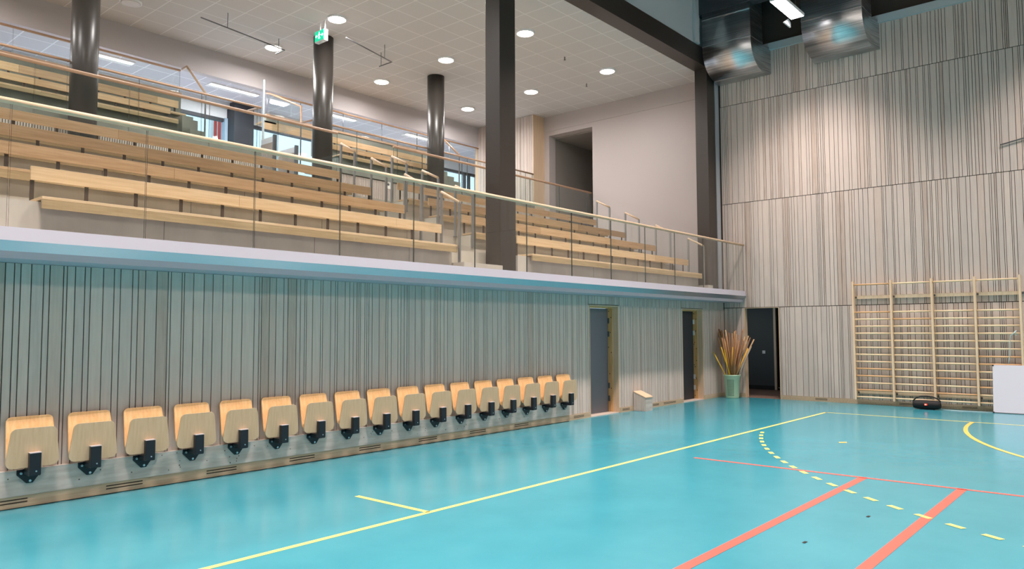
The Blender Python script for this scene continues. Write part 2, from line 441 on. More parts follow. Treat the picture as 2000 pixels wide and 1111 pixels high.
# upper stand blocks
m.box(XL, -10.05, 6.26, 7.1, 4.97, 5.48); m.box(XL, -9.50, 7.1, 7.72, 4.97, 5.9)
m.box(-6.38, -3.2, 6.26, 7.1, 4.97, 5.48); m.box(-6.05, -2.62, 7.1, 7.72, 5.0, 5.9)
m.box(XL, -9.34, 7.68, 7.8, 4.97, 6.50); m.box(-6.05, -2.35, 7.68, 7.8, 5.8, 6.50); m.box(-7.35, -6.05, 7.68, 7.8, 6.30, 6.50)
# steps at the ends
m.box(-10.05, -9.84, 6.1, 6.5, 4.97, 5.63); m.box(-10.04, -9.75, 5.8, 6.1, 4.97, 5.31); m.box(-9.84, -9.5, 6.6, 7.1, 4.97, 5.72)
m.box(-3.2, -3.02, 6.15, 6.5, 4.97, 5.66); m.box(-3.2, -2.98, 5.95, 6.15, 4.97, 5.5); m.box(-3.2, -2.95, 5.75, 5.95, 4.97, 5.34)
struct(m.build('floor_upper_stand', CONCD))
struct(MB().box(-7.6, -6.2, 7.34, 7.37, 6.09, 6.28).box(-7.6, -7.3, 7.34, 7.7, 6.24, 6.28).build('trim_bridge', OAK[1]))
m = MB().box(XL, -9.34, 7.66, 7.82, 6.50, 6.55); m.box(-7.35, -2.35, 7.66, 7.82, 6.50, 6.55)
struct(m.build('trim_cap', RAILD))

# side wall of the gallery with its opening, ribbed pillar, ceilings, bulkhead
OY = (3.92, 5.43)
m = MB().box(XW, XW+.3, .06, OY[0], 2.3, 7.72); m.box(XW, XW+.3, OY[1], 7.8, 2.3, 7.72); m.box(XW, XW+.3, OY[0], OY[1], 7.14, 7.72); m.box(XW, XW+.3, OY[0], OY[1], 2.3, 4.15)
m.box(.0, .3, .055, .1, 2.39, 7.9)
m.box(XW-.022, XW, .06, 5.62, 7.27, 7.72)
struct(m.build('wall_gallery', PAINTW))
m = MB().box(XW+.3, 4, OY[0]-.4, OY[0]-.3, 4.1, 7.2); m.box(XW+.3, 4, OY[1]+.02, OY[1]+.1, 4.1, 7.2); m.box(4, 4.1, 3.5, 5.6, 4.1, 7.2); m.box(XW+.3, 4, 3.5, 5.5, 7.1, 7.2); m.box(XW+.001, 4, 3.5, 5.5, 4.08, 4.149)
struct(m.build('wall_passage', CORR))
m = MB(); planks(m, 'y', 5.62, 7.76, 4.16, 7.69, -.15, -1, 51); m.box(-.13, XW, 5.622, 7.9, 4.15, 7.7, 6); 
m.box(-.15, XW, 5.6, 5.621, 4.15, 7.7, 6)
struct(m.build('wall_pillar', BOARDS+[GROOVE, LINING]))
struct(box(XL, .7, .4, 7.76, 7.7, 7.8).build('ceiling', CEIL))
m = MB().box(XL, XW, 7.76, 7.9, 7.12, 7.7); m.box(XL, XW, 7.745, 7.76, 7.12, 7.52)
struct(m.build('wall_bulkhead', mat('bulkhead paint', (196, 190, 192), .8)))
struct(box(XL, XW+3, 7.9, 9.4, 7.12, 7.2).build('ceiling_lobby', CEIL2))
struct(box(XL, XW+3, 5.7, 12.0, 3.6, 4.1).build('floor_lobby', mat('lobby floor', (228, 226, 226), .6)))

# lobby window wall
WY = 9.4
ZB, ZW = 4.6, 6.74
m = MB()
m.box(XL, -12.0, WY, WY+.2, 4.1, 7.2); m.box(-12.0, -.0+2.6, WY, WY+.2, ZW, 7.2); m.box(-12.0, 2.6, WY, WY+.2, 4.1, ZB); m.box(-2.6, -1.0, WY, WY+.2, ZB, ZW); m.box(1.6, 2.6, WY, WY+.2, ZB, ZW)
m.box(-12.0, 2.6, WY-.12, WY, 6.98, 7.12); m.box(2.6, 2.7, 7.7, WY+.2, 4.1, 7.2); m.box(XW, 2.7, 7.8, 7.9, 4.1, 7.2)
struct(m.build('wall_lobby', mat('lobby wall paint', (222, 222, 226), .8)))
def window(nm, x0, x1, mull):
    fr = MB()
    fr.box(x0, x1, WY+.0, WY+.1, ZW-.08, ZW); fr.box(x0, x1, WY, WY+.1, ZB, ZB+.06)
    for x in [x0]+mull+[x1-.06]: fr.box(x, x+.06, WY, WY+.1, ZB, ZW, 0)
    o = struct(fr.build(nm, [FRAMEB]))
    MB().box(x0, x1, WY+.04, WY+.05, ZB, ZW).build('pane', PANE, o)
window('window_1', -12.0, -7.3, [-10.2]); window('window_2', -6.85, -2.6, []); window('window_3', -1.0, 1.6, [.95, 1.15])
tag(box(-7.38, -6.86, WY-.35, WY+.12, 4.1, 7.11).build('square_column', FRAMEB), 'black square column between the lobby windows behind the stands', 'column')
tag(box(-7.46, -7.385, WY-.06, WY+.12, 4.1, ZW).build('window_post', FRAMEL), 'pale blue-grey post beside the black lobby column', 'post')
# outdoors
struct(MB().box(-60, 40, 9.7, 80, 3.0, 3.4).build('ground', SNOW))
fb = MB().box(-14, 6, 24, 30, 3.4, 9.2); 
for k in range(5): fb.box(-13+3.6*k, -11+3.6*k, 23.95, 24, 6.6, 7.9, 1)
tag(fb.build('neighbour_building', [FACADE, FRAMEL]), 'pale building seen outside through the lobby windows', 'building')
m = MB().box(-6.45, -6.0, 12.0, 12.05, 6.0, 7.75, 1)
for k in range(3): m.box(-6.36+.12*k, -6.28+.12*k, 11.98, 12.0, 6.5, 7.55, 0)
m.box(-6.24, -6.16, 12.0, 12.05, 3.4, 6.0, 1)
tag(m.build('striped_banner', [REDP, WHITE]), 'red and white striped banner standing outside the lobby window', 'banner')

# slatted stair partitions in the opening
def part(nm, x, y0, y1, z, lab):
    t = thing('stair_partition', lab, 'partition', (x, y0, 4.1), 'slatted stair partitions')
    s = MB(); y = y0+.05
    while y < y1: s.box(x-.012, x, y, y+.027, 4.15, z-.12); y += .04
    s.box(x, x+.03, y0+.05, y1, 4.15, z-.12, 1)
    s.build('slat_panel', [BOARDS[3], GROOVE], t)
    box(x-.014, x+.034, y0+.05, y1, z-.12, z).build('top_rail', WHITE, t)
    box(x-.02, x+.05, y0, y0+.05, 4.15, z+.03).build('end_post', STEELD, t)
part('a', -8.12, 6.05, 6.55, 5.6, 'taller slatted stair partition in the bright opening, left one')
part('b', -7.62, 6.02, 6.7, 5.46, 'lower slatted stair partition in the bright opening, beside the round column')
tag(box(-7.76, -7.725, 7.12, 7.16, 4.15, 7.12).build('steel_post', PAINTG), 'slim white steel post at the end of the upper bench bridge', 'post')

# ------------------------------------------------------------------ columns and beam
t = thing('square_column', 'massive dark brown square column rising behind the front glass railing', 'column', (-7.64, .205, 2.39))
box(-7.83, -7.45, .05, .36, 2.39, 7.66).build('shaft', DARKSTEEL, t, .004)
t = thing('square_column', 'dark brown square column in the far corner beside the back wall', 'column', (-.37, .205, 2.39))
box(-.555, -.175, .05, .36, 2.39, 7.66).build('shaft', DARKSTEEL, t, .004)
tag(box(XL, -.01, .05, .4, 7.66, 8.078).build('steel_beam', DARKSTEEL, None, .003), 'long dark brown steel beam over the gallery edge', 'beam')
for cx_, lab in ((-12.04, 'round dark glossy column at the far left, in front of the upper benches'), (-7.44, 'round dark glossy column under the green exit sign, second of three'), (-4.2, 'round dark glossy column just left of the massive square column')):
    tag(MB().lathe((cx_, 5.35, 4.15), [(.205, 0), (.205, 3.545)], 48).build('round_column', ROUNDST), lab, 'column', 'round gallery columns')

# ------------------------------------------------------------------ benches
def bench(x0, x1, y, z, lab, grp, tints, seatfirst=None, postx=None, depth=.36, bz=.20, bh=.135, ah=.115):
    t = thing('bench', lab, 'bench', ((x0+x1)/2, y+.2, z-.04), grp)
    def segs(mb, fy0, fy1, fz0, fz1, a, b, off=0):
        x = a; k = off
        cuts = tints
        L = 2.42
        first = True
        while x < b-.001:
            e = min(b, x+(L if not first else L*.9)); first = False
            mb.box(x, e-(.002 if e < b else 0), fy0, fy1, fz0, fz1, cuts[k % len(cuts)]); k += 1; x = e
    s = MB(); segs(s, y, y+depth-.03, z-.03, z, x0, x1)
    s.build('seat', OAK, t, .003)
    box(x0, x1, y-.002, y+.024, z-ah, z-.031).build('apron', APRON, t)
    b = MB(); segs(b, y+.335, y+.36, z+bz, z+bz+bh, x0, x1, 0); b.build('backrest', OAK, t, .003)
    n = 0
    px = postx if postx else (x0+.02)
    while px < x1-.02 and n < 60:
        if px > -16.3: box(px, px+.035, y+.362, y+.375, z-.04, z+bz+bh-.02).build('backrest_post', POST, t)
        px += .49; n += 1
    return t
GB = 'oak benches of the lower stand'
TL = [[0], [1], [2, 2, 1], [1, 2]]
nmz = ['front', 'second', 'third', 'fourth']
for i in range(4):
    r_ = ROWS[i]
    xl = -14.19 if i == 0 else -17.0
    lb = ['long oak bench in the front row left of the aisle, nearest the glass', 'long oak bench in the second row left of the aisle', 'long oak bench in the third row left of the aisle', 'long oak bench in the fourth row left of the aisle, topmost of the lower stand'][i]
    bench(xl, AX, r_['y'], r_['z'], lb, GB, TL[i], postx=[-14.185, -16.63, -16.58, -16.6][i])
    lb = ['oak bench in the front row right of the square column', 'oak bench in the second row right of the aisle', 'oak bench in the third row right of the aisle', 'oak bench in the fourth row right of the aisle, topmost of the lower stand'][i]
    bench([-6.93, -7.4, -7.4, -7.4][i], CX-.02, r_['y'], r_['z'], lb, GB, [[0, 0, 2], [2, 0, 1], [1, 0, 1], [1]][i], postx=[-6.92, -7.33, -7.33, -7.33][i])
GU = 'oak benches of the upper stand'
bench(-17.0, -10.1, 6.15, 5.545, 'oak bench at the front of the upper stand, left block', GU, [2, 0], bz=.165, bh=.115, ah=.085)
bench(-17.0, -9.55, 7.0, 5.93, 'oak bench in the rear row of the upper stand, left block', GU, [1, 0], bz=.185, bh=.145, ah=.05)
bench(-6.4, -3.3, 6.15, 5.545, 'oak bench at the front of the upper stand, right block', GU, [1, 1], bz=.165, bh=.115, ah=.085)
bench(-6.2, -2.65, 7.0, 5.93, 'oak bench in the rear row of the upper stand, right block', GU, [1, 1], bz=.185, bh=.145, ah=.05)

# ------------------------------------------------------------------ glass railings
def glass_rail(nm, lab, x0, x1, y, zb, zt, joints, railmat, r=.024, grp='glass railings', ret=None):
    t = thing('glass_railing', lab, 'railing', ((x0+x1)/2, y, zb), grp)
    js = [x0]+[q for q in joints if x0+.05 < q < x1-.05]+[x1]
    for a, b in zip(js[:-1], js[1:]):
        g = MB(); a2, b2 = a+.006, b-.006; y0, y1 = y-.006, y+.006
        vs = [(X, Y, Z) for Z in (zb, zt) for Y in (y0, y1) for X in (a2, b2)]
        g.add(vs, [(0, 2, 3, 1), (4, 5, 7, 6), (0, 1, 5, 4), (2, 6, 7, 3), (0, 4, 6, 2), (1, 3, 7, 5)], [1, 1, 0, 0, 1, 1])
        g.build('glass_panel', [GLASS, GEDGE], t)
    pts = [(x0, y, zt), (x1, y, zt)]
    if ret: pts = pts + ret
    MB().tube(pts, r, 0, 14).build('handrail', railmat, t)
    return t
J0 = [-14.64-1.13*k for k in range(3, 0, -1)]+[-14.64, -13.52, -12.39, -11.29, -10.14, -9.0, -7.86, -6.71, -5.55, -4.4, -3.27, -2.05, -.9]
glass_rail('f', 'long frameless glass railing with pale wooden handrail along the balcony edge', -18.03, -.03, YG_+.004, 2.425, 3.485, J0, RAIL, .026, ret=None)
glass_rail('a', 'glass railing with wooden handrail behind the lower stand, left of the aisle', -18.0, -8.07, 3.97, 4.15, 5.30, [-13.15+1.27*k-5.08 for k in range(12)], RAILD, .026)
glass_rail('b', 'glass railing with wooden handrail behind the lower stand, right of the aisle', -6.69, XW-.005, 3.97, 4.15, 5.30, [-5.9+1.2*k for k in range(8)], RAILD, .026)
glass_rail('c', 'glass railing in front of the upper stand, left of the stair opening', -18.0, OP[0], 5.6, 5.06, 5.97, [-12.2+1.135*k-4.54 for k in range(12)], RAILD, .022, ret=[(OP[0], 6.07, 6.0)])
glass_rail('d', 'glass railing in front of the upper stand, right of the stair opening', -7.2, -.17, 5.6, 5.06, 5.97, [-6.36+1.17*k for k in range(8)], RAILD, .022)
glass_rail('e', 'topmost glass railing at the back of the upper stand, left part', -18.0, -9.34, 7.74, 6.56, 7.05, [-11.0-1.4*k for k in range(5)][::-1], RAILD, .024)
glass_rail('g', 'topmost glass railing at the back of the upper stand, right part', -7.3, -.17, 7.74, 6.56, 7.05, [-6.4+1.25*k for k in range(8)], RAILD, .024)

def stair_rail(lab, x, p0, p1, z0a, z0b, rm=RAIL, grp='short stair handrails', pr=.022):
    (ya, za), (yb, zb) = p0, p1
    t = thing('stair_handrail', lab, 'handrail', (x, (ya+yb)/2, z0b), grp)
    MB().tube([(x, ya, za), (x, yb, zb)], .021, 0, 12).build('handrail', rm, t)
    s = .02
    pa = box(x-.012, x+.012, ya-s, ya+s, z0a, za-.015).build('post', GALV, t)
    pb = box(x-.012, x+.012, yb-s, yb+s, z0b, zb-.015).build('post', GALV, t)
    box(x-.02, x+.02, ya-.03, ya+.03, z0a, z0a+.012).build('foot_plate', GALV, pa); box(x-.02, x+.02, yb-.03, yb+.03, z0b, z0b+.012).build('foot_plate', GALV, pb)
for i in range(4):
    dy = .845*i; dz = .39*i
    zr = 2.775 if i == 0 else 2.78+dz
    stair_rail('short sloping handrail on two posts, aisle end of the %s left bench' % nmz[i], -8.675, (.495+dy, 3.66+dz), (.11+dy, 3.455+dz), 2.775+dz, 2.39 if i == 0 else 2.565+dz)
    stair_rail('short sloping handrail on two posts by the far corner column, beside the %s bench' % nmz[i], -.775, (.49+dy, 3.655+dz), (.105+dy, 3.455+dz), 2.775+dz, 2.39 if i == 0 else 2.565+dz)
    if i: stair_rail('short sloping handrail on two posts, aisle start of the %s right bench' % nmz[i], -7.445, (.585+dy, 3.66+dz), (.17+dy, 3.47+dz), 2.775+dz, 2.385+dz+.18)
t = thing('stair_handrail', 'long sloping wooden handrail descending from the topmost railing, left side', 'handrail', (-9.3, 7.1, 5.9), 'long upper stair handrails')
MB().tube([(-9.3, 7.735, 7.09), (-9.3, 7.53, 7.1), (-9.3, 6.695, 6.34)], .024).build('handrail', RAIL, t); box(-9.31, -9.29, 6.69, 6.72, 5.06, 6.34).build('post', STEELD, t)
t = thing('stair_handrail', 'long sloping wooden handrail descending from the topmost railing, near the square column', 'handrail', (-2.3, 6.6, 5.9), 'long upper stair handrails')
MB().tube([(-2.25, 7.30, 7.0), (-2.25, 6.48, 6.29)], .024).build('handrail', RAILD, t); box(-2.26, -2.24, 6.47, 6.5, 5.06, 6.29).build('post', STEELD, t)
t = thing('stair_handrail', 'wooden handrail frame with glass beside the round column and stair opening', 'handrail', (-7.4, 6.6, 5.0))
MB().tube([(-7.4, 7.6, 7.0), (-7.4, 7.456, 6.958), (-7.4, 6.203, 6.41), (-7.4, 6.195, 6.05), (-7.4, 5.62, 6.02)], .024).build('handrail', RAILD, t)
g = MB(); g.prism([(7.44, 6.93), (6.23, 6.39), (6.23, 5.95), (7.44, 5.95)], 'x', -7.405, -7.395); g.build('glass_panel', GLASS, t)
box(-7.41, -7.39, 6.19, 6.21, 5.06, 6.04).build('post', STEELD, t)

# socket on slats
t = thing('wall_socket', 'white wall socket on the slatted wall beyond the aisle', 'socket', (-5.47, 5.58, 4.88))
box(-5.53, -5.41, 5.575, 5.586, 4.80, 4.97).build('cover_plate', SOCK, t); MB().tube([(-5.47, 5.577, 4.9), (-5.47, 5.572, 4.9)], .03, 0, 14).build('socket_face', STEELD, t)

# ------------------------------------------------------------------ gallery lamps
def cam_light(nm, loc, rot, w, h, p, col, spread=math.pi, shape='RECTANGLE'):
    l = bpy.data.lights.new(nm, 'AREA'); l.shape = shape; l.size = w; l.size_y = h; l.energy = p; l.color = col; l.spread = spread
    o = bpy.data.objects.new(nm, l); COL.objects.link(o); o.location = loc; o.rotation_euler = rot; return o
def lamp(x, y, lab, off=False, mesh=None):
    t = thing('ceiling_lamp', lab, 'ceiling lamp', (x, y, 7.70), 'round ceiling lamps')
    MB().lathe((x, y, 7.70), [(.195, -.0), (.195, -.03), (.17, -.035)], 36, 0, False).build('rim', WHITE, t)
    MB().lathe((x, y, 7.70), [(.17, -.034), (.15, -.045), (.08, -.052), (.002, -.054)], 36).build('lens', LAMPOFF if off else LAMP, t)
GP = 50
LW = (1, .95, .92)
lx = [(-1.82, 'first column of lamps from the corner'), (-4.87, ''), (-7.86, ''), (-10.85, ''), (-13.85, ''), (-16.9, '')]
for x, _ in lx:
    for y in (1.97, 4.31, 6.58):
        off = (x, y) == (-10.85, 6.58)
        vis = {(-1.82, 1.97): 'lit round ceiling lamp nearest the dark corner column', (-1.82, 4.31): 'lit round ceiling lamp just right of the square column, lower one',
               (-1.82, 6.58): 'lit round ceiling lamp just left of the square column, lowest', (-4.87, 1.97): 'lit round ceiling lamp just right of the square column, upper one',
               (-4.87, 4.31): 'lit round ceiling lamp above the third round column', (-4.87, 6.58): 'lit round ceiling lamp beyond the second round column',
               (-7.86, 4.31): 'lit round ceiling lamp next to the green exit sign', (-7.86, 6.58): 'lit round ceiling lamp left of the green exit sign',
               (-10.85, 6.58): 'unlit round ceiling lamp near the first round column'}
        if (x, y) in vis: lamp(x, y, vis[(x, y)], off)
        if not off: cam_light('lamp', (x, y, 7.64), (0, 0, 0), .3, .3, GP, LW, math.radians(170), 'DISK')

# lobby ceiling lamps
for (x0, x1), lb in zip([(-10.95, -10.4), (-8.15, -7.55), (-5.2, -4.7), (-2.35, -1.8)], ['linear lobby ceiling lamp near the leftmost round column', 'linear lobby ceiling lamp above the black column', 'linear lobby ceiling lamp right of the second round column', 'linear lobby ceiling lamp by the third round column']):
    t = thing('lobby_lamp', lb, 'ceiling lamp', (x0, 8.35, 7.12), 'linear lobby lamps')
    box(x0-.3, x1+.3, 8.12, 8.42, 7.095, 7.12).build('housing', WHITE, t); box(x0-.28, x1+.28, 8.17, 8.26, 7.085, 7.095).build('lens', TUBE2, t)
for x in (-14, -10.6, -7.8, -5, -2):
    cam_light('lobby light', (x, 8.3, 7.06), (0, 0, 0), 1.1, .2, 60, (.97, .95, 1))

# ------------------------------------------------------------------ exit sign, pipe, sprinklers
t = thing('exit_sign', 'green lit exit sign with arrows hanging by the second round column', 'exit sign', (-8.0, 4.69, 7.7))
box(-7.995, -7.90, 4.54, 4.855, 7.29, 7.52).build('housing', WHITE, t, .01)
MB().box(-8.0, -7.996, 4.55, 4.845, 7.31, 7.51).build('sign_face', EXITG, t)
g = MB(); X = -8.002
def poly(pts, mi=0): g.prism([(4.697-p[0], 7.41+p[1]) for p in pts], 'x', X, X+.002, mi)
# left arrow, running figure in doorway, right arrow
poly([(-.13, 0), (-.095, .035), (-.095, .012), (-.06, .012), (-.06, -.012), (-.095, -.012), (-.095, -.035)])
poly([(.13, 0), (.095, -.035), (.095, -.012), (.06, -.012), (.06, .012), (.095, .012), (.095, .035)])
poly([(-.012, .045), (.012, .045), (.014, .068), (0, .078), (-.014, .068)])
poly([(-.02, .04), (.018, .04), (.036, .01), (.028, .004), (.014, .022), (.008, -.01), (.03, -.04), (.022, -.07), (.012, -.068), (.016, -.042), (-.004, -.02), (-.02, -.065), (-.034, -.06), (-.014, -.005), (-.014, .02), (-.034, .004), (-.04, .012)])
g.build('pictogram', EXITW, t)
for y in (4.6, 4.66, 4.73, 4.79): MB().box(-7.992, -7.93, y-.02, y+.02, 7.272, 7.29).build('downlight_lens', WHITE, t, .005)
for y in (4.575, 4.73): box(-7.965, -7.945, y-.012, y+.012, 7.52, 7.7).build('hanger', WHITE, t)

t = thing('sprinkler_pipe', 'thin grey sprinkler pipe running under the gallery ceiling, left of the exit sign', 'pipe', (-9, 5.6, 7.4))
MB().tube([(-9.55, 5.25, 7.4), (-9.98, 5.6, 7.4), (-8.03, 5.88, 7.4), (-8.03, 6.2, 7.4)][1:], .013, 0, 8).build('pipe', STEELD, t)
for p in ((-9.4, 5.69), (-8.03, 6.1)): MB().tube([(*p, 7.4), (*p, 7.7)], .006, 0, 6).build('hanger_rod', STEELD, t)
t = thing('sprinkler_pipe', 'thin grey sprinkler pipe running under the gallery ceiling, right of the exit sign', 'pipe', (-6.8, 4.6, 7.4))
MB().tube([(-7.6, 4.36, 7.4), (-6.1, 4.74, 7.4), (-6.1, 5.16, 7.4)], .013, 0, 8).build('pipe', STEELD, t)
for p in ((-6.35, 4.68), (-6.1, 5.1)): MB().tube([(*p, 7.4), (*p, 7.7)], .006, 0, 6).build('hanger_rod', STEELD, t)
for p, lb in (((-3.2, 2.2), 'tiny ceiling sprinkler between the two lamps right of the square column'), ((-1.35, 2.9), 'tiny ceiling sprinkler near the lamp by the corner column'), ((-10.3, 5.2), 'tiny ceiling sprinkler left of the sprinkler pipe')):
    t = thing('sprinkler', lb, 'sprinkler', (*p, 7.7), 'ceiling sprinklers')
    MB().tube([(*p, 7.7), (*p, 7.63)], .01, 0, 8).build('nozzle', STEELD, t); MB().tube([(*p, 7.63), (*p, 7.625)], .025, 0, 10).build('deflector', STEELD, t)

# ------------------------------------------------------------------ ducts
def duct(y0, y1, lab):
    t = thing('air_duct', lab, 'air duct', (-.5, (y0+y1)/2, 8.5), 'sheet metal air ducts')
    prof = [(-.95, 9.28), (-.95, 7.92)]
    for k in range(1, 13):
        a_ = math.pi/2*k/12*.93; prof.append((-.95+.62*(1-math.cos(a_)), 7.92-.58*math.sin(a_)))
    prof += [(-.28, 7.335), (-.28, 7.9), (-.28, 9.28)]
    m = MB(); m.prism(prof, 'y', y1, y0)
    n = len(prof)
    for k in range(len(m.sm)):
        m.sm[k] = 2 <= k < 2+13
    m.build('elbow', DUCT, t)
    m = MB(); m.add([(-.36, y0, 7.93), (-.36, y1, 7.93), (-.36, y1, 7.335), (-.36, y0, 7.335), (-.012, y0+.06, 7.96), (-.012, y1-.07, 7.96), (-.012, y1-.07, 7.34), (-.012, y0+.06, 7.34)],
          [(0, 1, 2, 3), (4, 7, 6, 5), (0, 4, 5, 1), (3, 2, 6, 7), (0, 3, 7, 4), (1, 5, 6, 2)])
    m.build('outlet', DUCT, t)
    for z in (8.6, 7.98): MB().box(-.956, -.28, y1-.006, y0+.006, z, z+.018).build('flange', DUCT, t)
duct(-.05, -1.19, 'curved galvanised air duct against the back wall, left one by the corner column')
duct(-2.29, -3.49, 'curved galvanised air duct against the back wall, right one beside the linear lamp')

# ------------------------------------------------------------------ hall lamps
HP = 150
DP = 250
def hall_lamp(x, y, z, lab, mesh=True):
    if mesh:
        t = thing('linear_lamp', lab, 'lamp', (x, y, z), 'linear hall lamps')
        box(x-.56, x+.56, y-.14, y+.14, z, z+.06).build('housing', WHITE, t, .006)
        box(x-.545, x+.545, y-.125, y+.125, z-.006, z).build('lens', TUBE, t)
        for dx in (-.45, .45): MB().tube([(x+dx, y, z+.06), (x+dx, y, 9.3)], .004, 0, 6).build('suspension_wire', STEELD, t)
        MB().prism([(x+.35, z-.10), (x+.72, z-.10), (x+.72, z+.0), (x+.6, z+.05)], 'y', y+.2, y+.23).build('sensor_bracket', WHITE, t)
    cam_light('hall light', (x, y, z-.02), (0, 0, 0), 1.08, .24, HP if mesh else (HP*1.5 if y > -3 else HP*.85), (1, .85, .78), math.radians(105))
hall_lamp(-1.95, -2.38, 7.9, 'bright linear lamp hanging between the two air ducts')
for x in (-1.95, -6.3, -10.6, -14.9, -19.2, -23.5):
    for y in (-2.38, -6.9, -11.2):
        if (x, y) == (-1.95, -2.38): continue
        hall_lamp(x, y, 7.9, '', False)

for k in range(5):  # added soft fill for the hall, set in front of the added windows
    cam_light('added window fill', (-24.5+4.8*k+2.1, YR+.1, 8.4), (math.radians(-72), 0, 0), 4.1, 1.4, DP, (1, .905, .865))
cam_light('added passage fill', (1.4, .4, 2.25), (0, 0, 0), .3, .3, 4, (1, .95, .9))  # added fill without a fixture, lifts the dark doorway
# ------------------------------------------------------------------ folding seats
def rounded(w0, w1, z0, z1, r0, r1, n=5):
    """outline in (x,z): bottom width w0, top width w1, rounded corners"""
    cs = [(-w0/2, z0, r0, 180), (w0/2, z0, r0, 270), (w1/2, z1, r1, 0), (-w1/2, z1, r1, 90)]
    out = []
    for k, (x, z, r, a) in enumerate(cs):
        sx = 1 if x < 0 else -1; sz = 1 if z == z0 else -1
        cxx = x+sx*r; czz = z+sz*r
        for q in range(n+1):
            t_ = math.radians(a+90*q/n); out.append((cxx+r*math.cos(t_), czz+r*math.sin(t_)))
    return out
def slab(mb, outl, yfun, th, mi=0):
    n = len(outl); vs = [(x, yfun(z), z) for x, z in outl]+[(x, yfun(z)+th, z) for x, z in outl]
    fs = [tuple(range(n))[::-1], tuple(range(n, 2*n))]+[(i, (i+1) % n, n+(i+1) % n, n+i) for i in range(n)]
    mb.add(vs, fs, mi)
def seat_at(x):
    t = thing('folding_seat', '', 'seat', (x, -.06, .1), 'folding plywood seats')
    m = MB(); slab(m, [(x+px, pz) for px, pz in rounded(.40, .375, .40, .80, .05, .045)], lambda z: -.05-.5*max(0, (.60-z)), .012)
    m.build('backrest', PLYF, t, .002)
    m = MB(); slab(m, [(x-.012+px, pz) for px, pz in rounded(.42, .36, .365, .712, .06, .05)], lambda z: -.195-.06*(z-.37), .014)
    m.build('seat_panel', PLYB, t, .002)
    m = MB().box(x-.052, x+.04, -.25, -.2, .30, .495); hb = m.build('hinge_block', BLACKM, t, .006)
    box(x-.052, x+.04, -.252, -.2, .492, .499).build('hinge_cap', CAPG, hb)
    m = MB().prism([(x-.095, .335), (x+.085, .335), (x+.085, .285), (x+.03, .212), (x-.02, .212), (x-.095, .29)], 'y', -.075, -.062); m.box(x-.05, x+.038, -.24, -.07, .295, .34); mbk = m.build('mounting_bracket', BLACKM, t)
    for bx, by, bz in ((-.065, -.075, .305), (.006, -.075, .232)): MB().tube([(x+bx, by, bz), (x+bx, by-.01, bz)], .011, 0, 10).build('bolt', CHROME, mbk)
    MB().tube([(x+.0, -.25, .335), (x+.0, -.255, .335)], .007, 0, 8).build('rivet', CHROME, hb)
    return t
ordn = ['leftmost folding plywood seat of the wall row, nearest the picture edge', 'second folding plywood seat from the left in the wall row', 'third', 'fourth', 'fifth', 'sixth', 'seventh', 'eighth', 'ninth, in the middle', 'tenth', 'eleventh', 'twelfth', 'thirteenth', 'fourteenth']
s0 = seat_at(-14.28); s0['label'] = ordn[0]
for k in range(1, 17):
    if k == 1: lb = ordn[1]
    elif k == 16: lb = 'last folding plywood seat of the wall row, beside the grey door'
    elif k == 15: lb = 'second folding plywood seat from the right end of the wall row'
    elif k == 14: lb = 'third folding plywood seat from the right end of the wall row'
    else: lb = '%s folding plywood seat from the left in the row along the wall' % ordn[k].split(',')[0]
    dup(s0, (-14.28+.4955*k, -.06, .1), lb)

# ------------------------------------------------------------------ sloped ribbed box
t = thing('sloped_box', 'small ribbed wooden box with a sloping top, standing between the two side doors', 'box', (-3.9, -.14, 0))
m = MB(); r = random.Random(9); y = -.27
m.prism([(-.27, .0), (-.013, .0), (-.013, .355), (-.27, .255)], 'x', -4.055, -3.79); m.build('body', [LEDGE], t)
m = MB()
for k in range(7):
    y0 = -.262+.036*k; h = .25+(y0+.27)*.39
    m.box(-4.062, -4.055, y0, y0+.027, .003, h-.006)
m.build('slat_face', [BOARDS[2]], t)
m = MB(); m.prism([(-.28, .253), (-.013, .357), (-.013, .372), (-.28, .268)], 'x', -4.066, -3.785); m.build('lid', LINING, t)

# ------------------------------------------------------------------ basket with sticks
bx, by = -.37, -.33
t = thing('laundry_basket', 'pale green perforated plastic basket holding sticks in the corner', 'basket', (bx, by, 0))
m = MB(); prof = [(.142, .0), (.147, .02), (.172, .47), (.185, .485), (.191, .52), (.181, .522), (.166, .49), (.138, .03), (.002, .03)]
m.lathe((bx, by, 0), prof, 40, 0, True); m.build('body', GREEN, t)
m = MB()
for side in (2.5, 3.0, 0, 5.9):
    pass
for k in range(11):
    z = .07+.034*k; rr = .147+.025*(z-.02)/.45
    for q in range(5):
        a_ = math.radians(170+q*11)
        cxn, cyn = bx+(rr+.0035)*math.cos(a_), by+(rr+.0035)*math.sin(a_)
        d = Vector((math.cos(a_), math.sin(a_), 0)); s_ = Vector((-d.y, d.x, 0)); c_ = Vector((cxn, cyn, z)); h = .008
        m.add([c_-s_*h-Vector((0, 0, .009)), c_+s_*h-Vector((0, 0, .009)), c_+s_*h+Vector((0, 0, .009)), c_-s_*h+Vector((0, 0, .009))], [(0, 1, 2, 3)])
m.build('perforation', mat('basket hole shadow', (40, 62, 46), .8), t)
MB().lathe((bx, by, .5), [(.182, .0), (.195, .008), (.195, .022), (.18, .028)], 40, 0, False).build('rim', GREEN, t)
sr = random.Random(12)
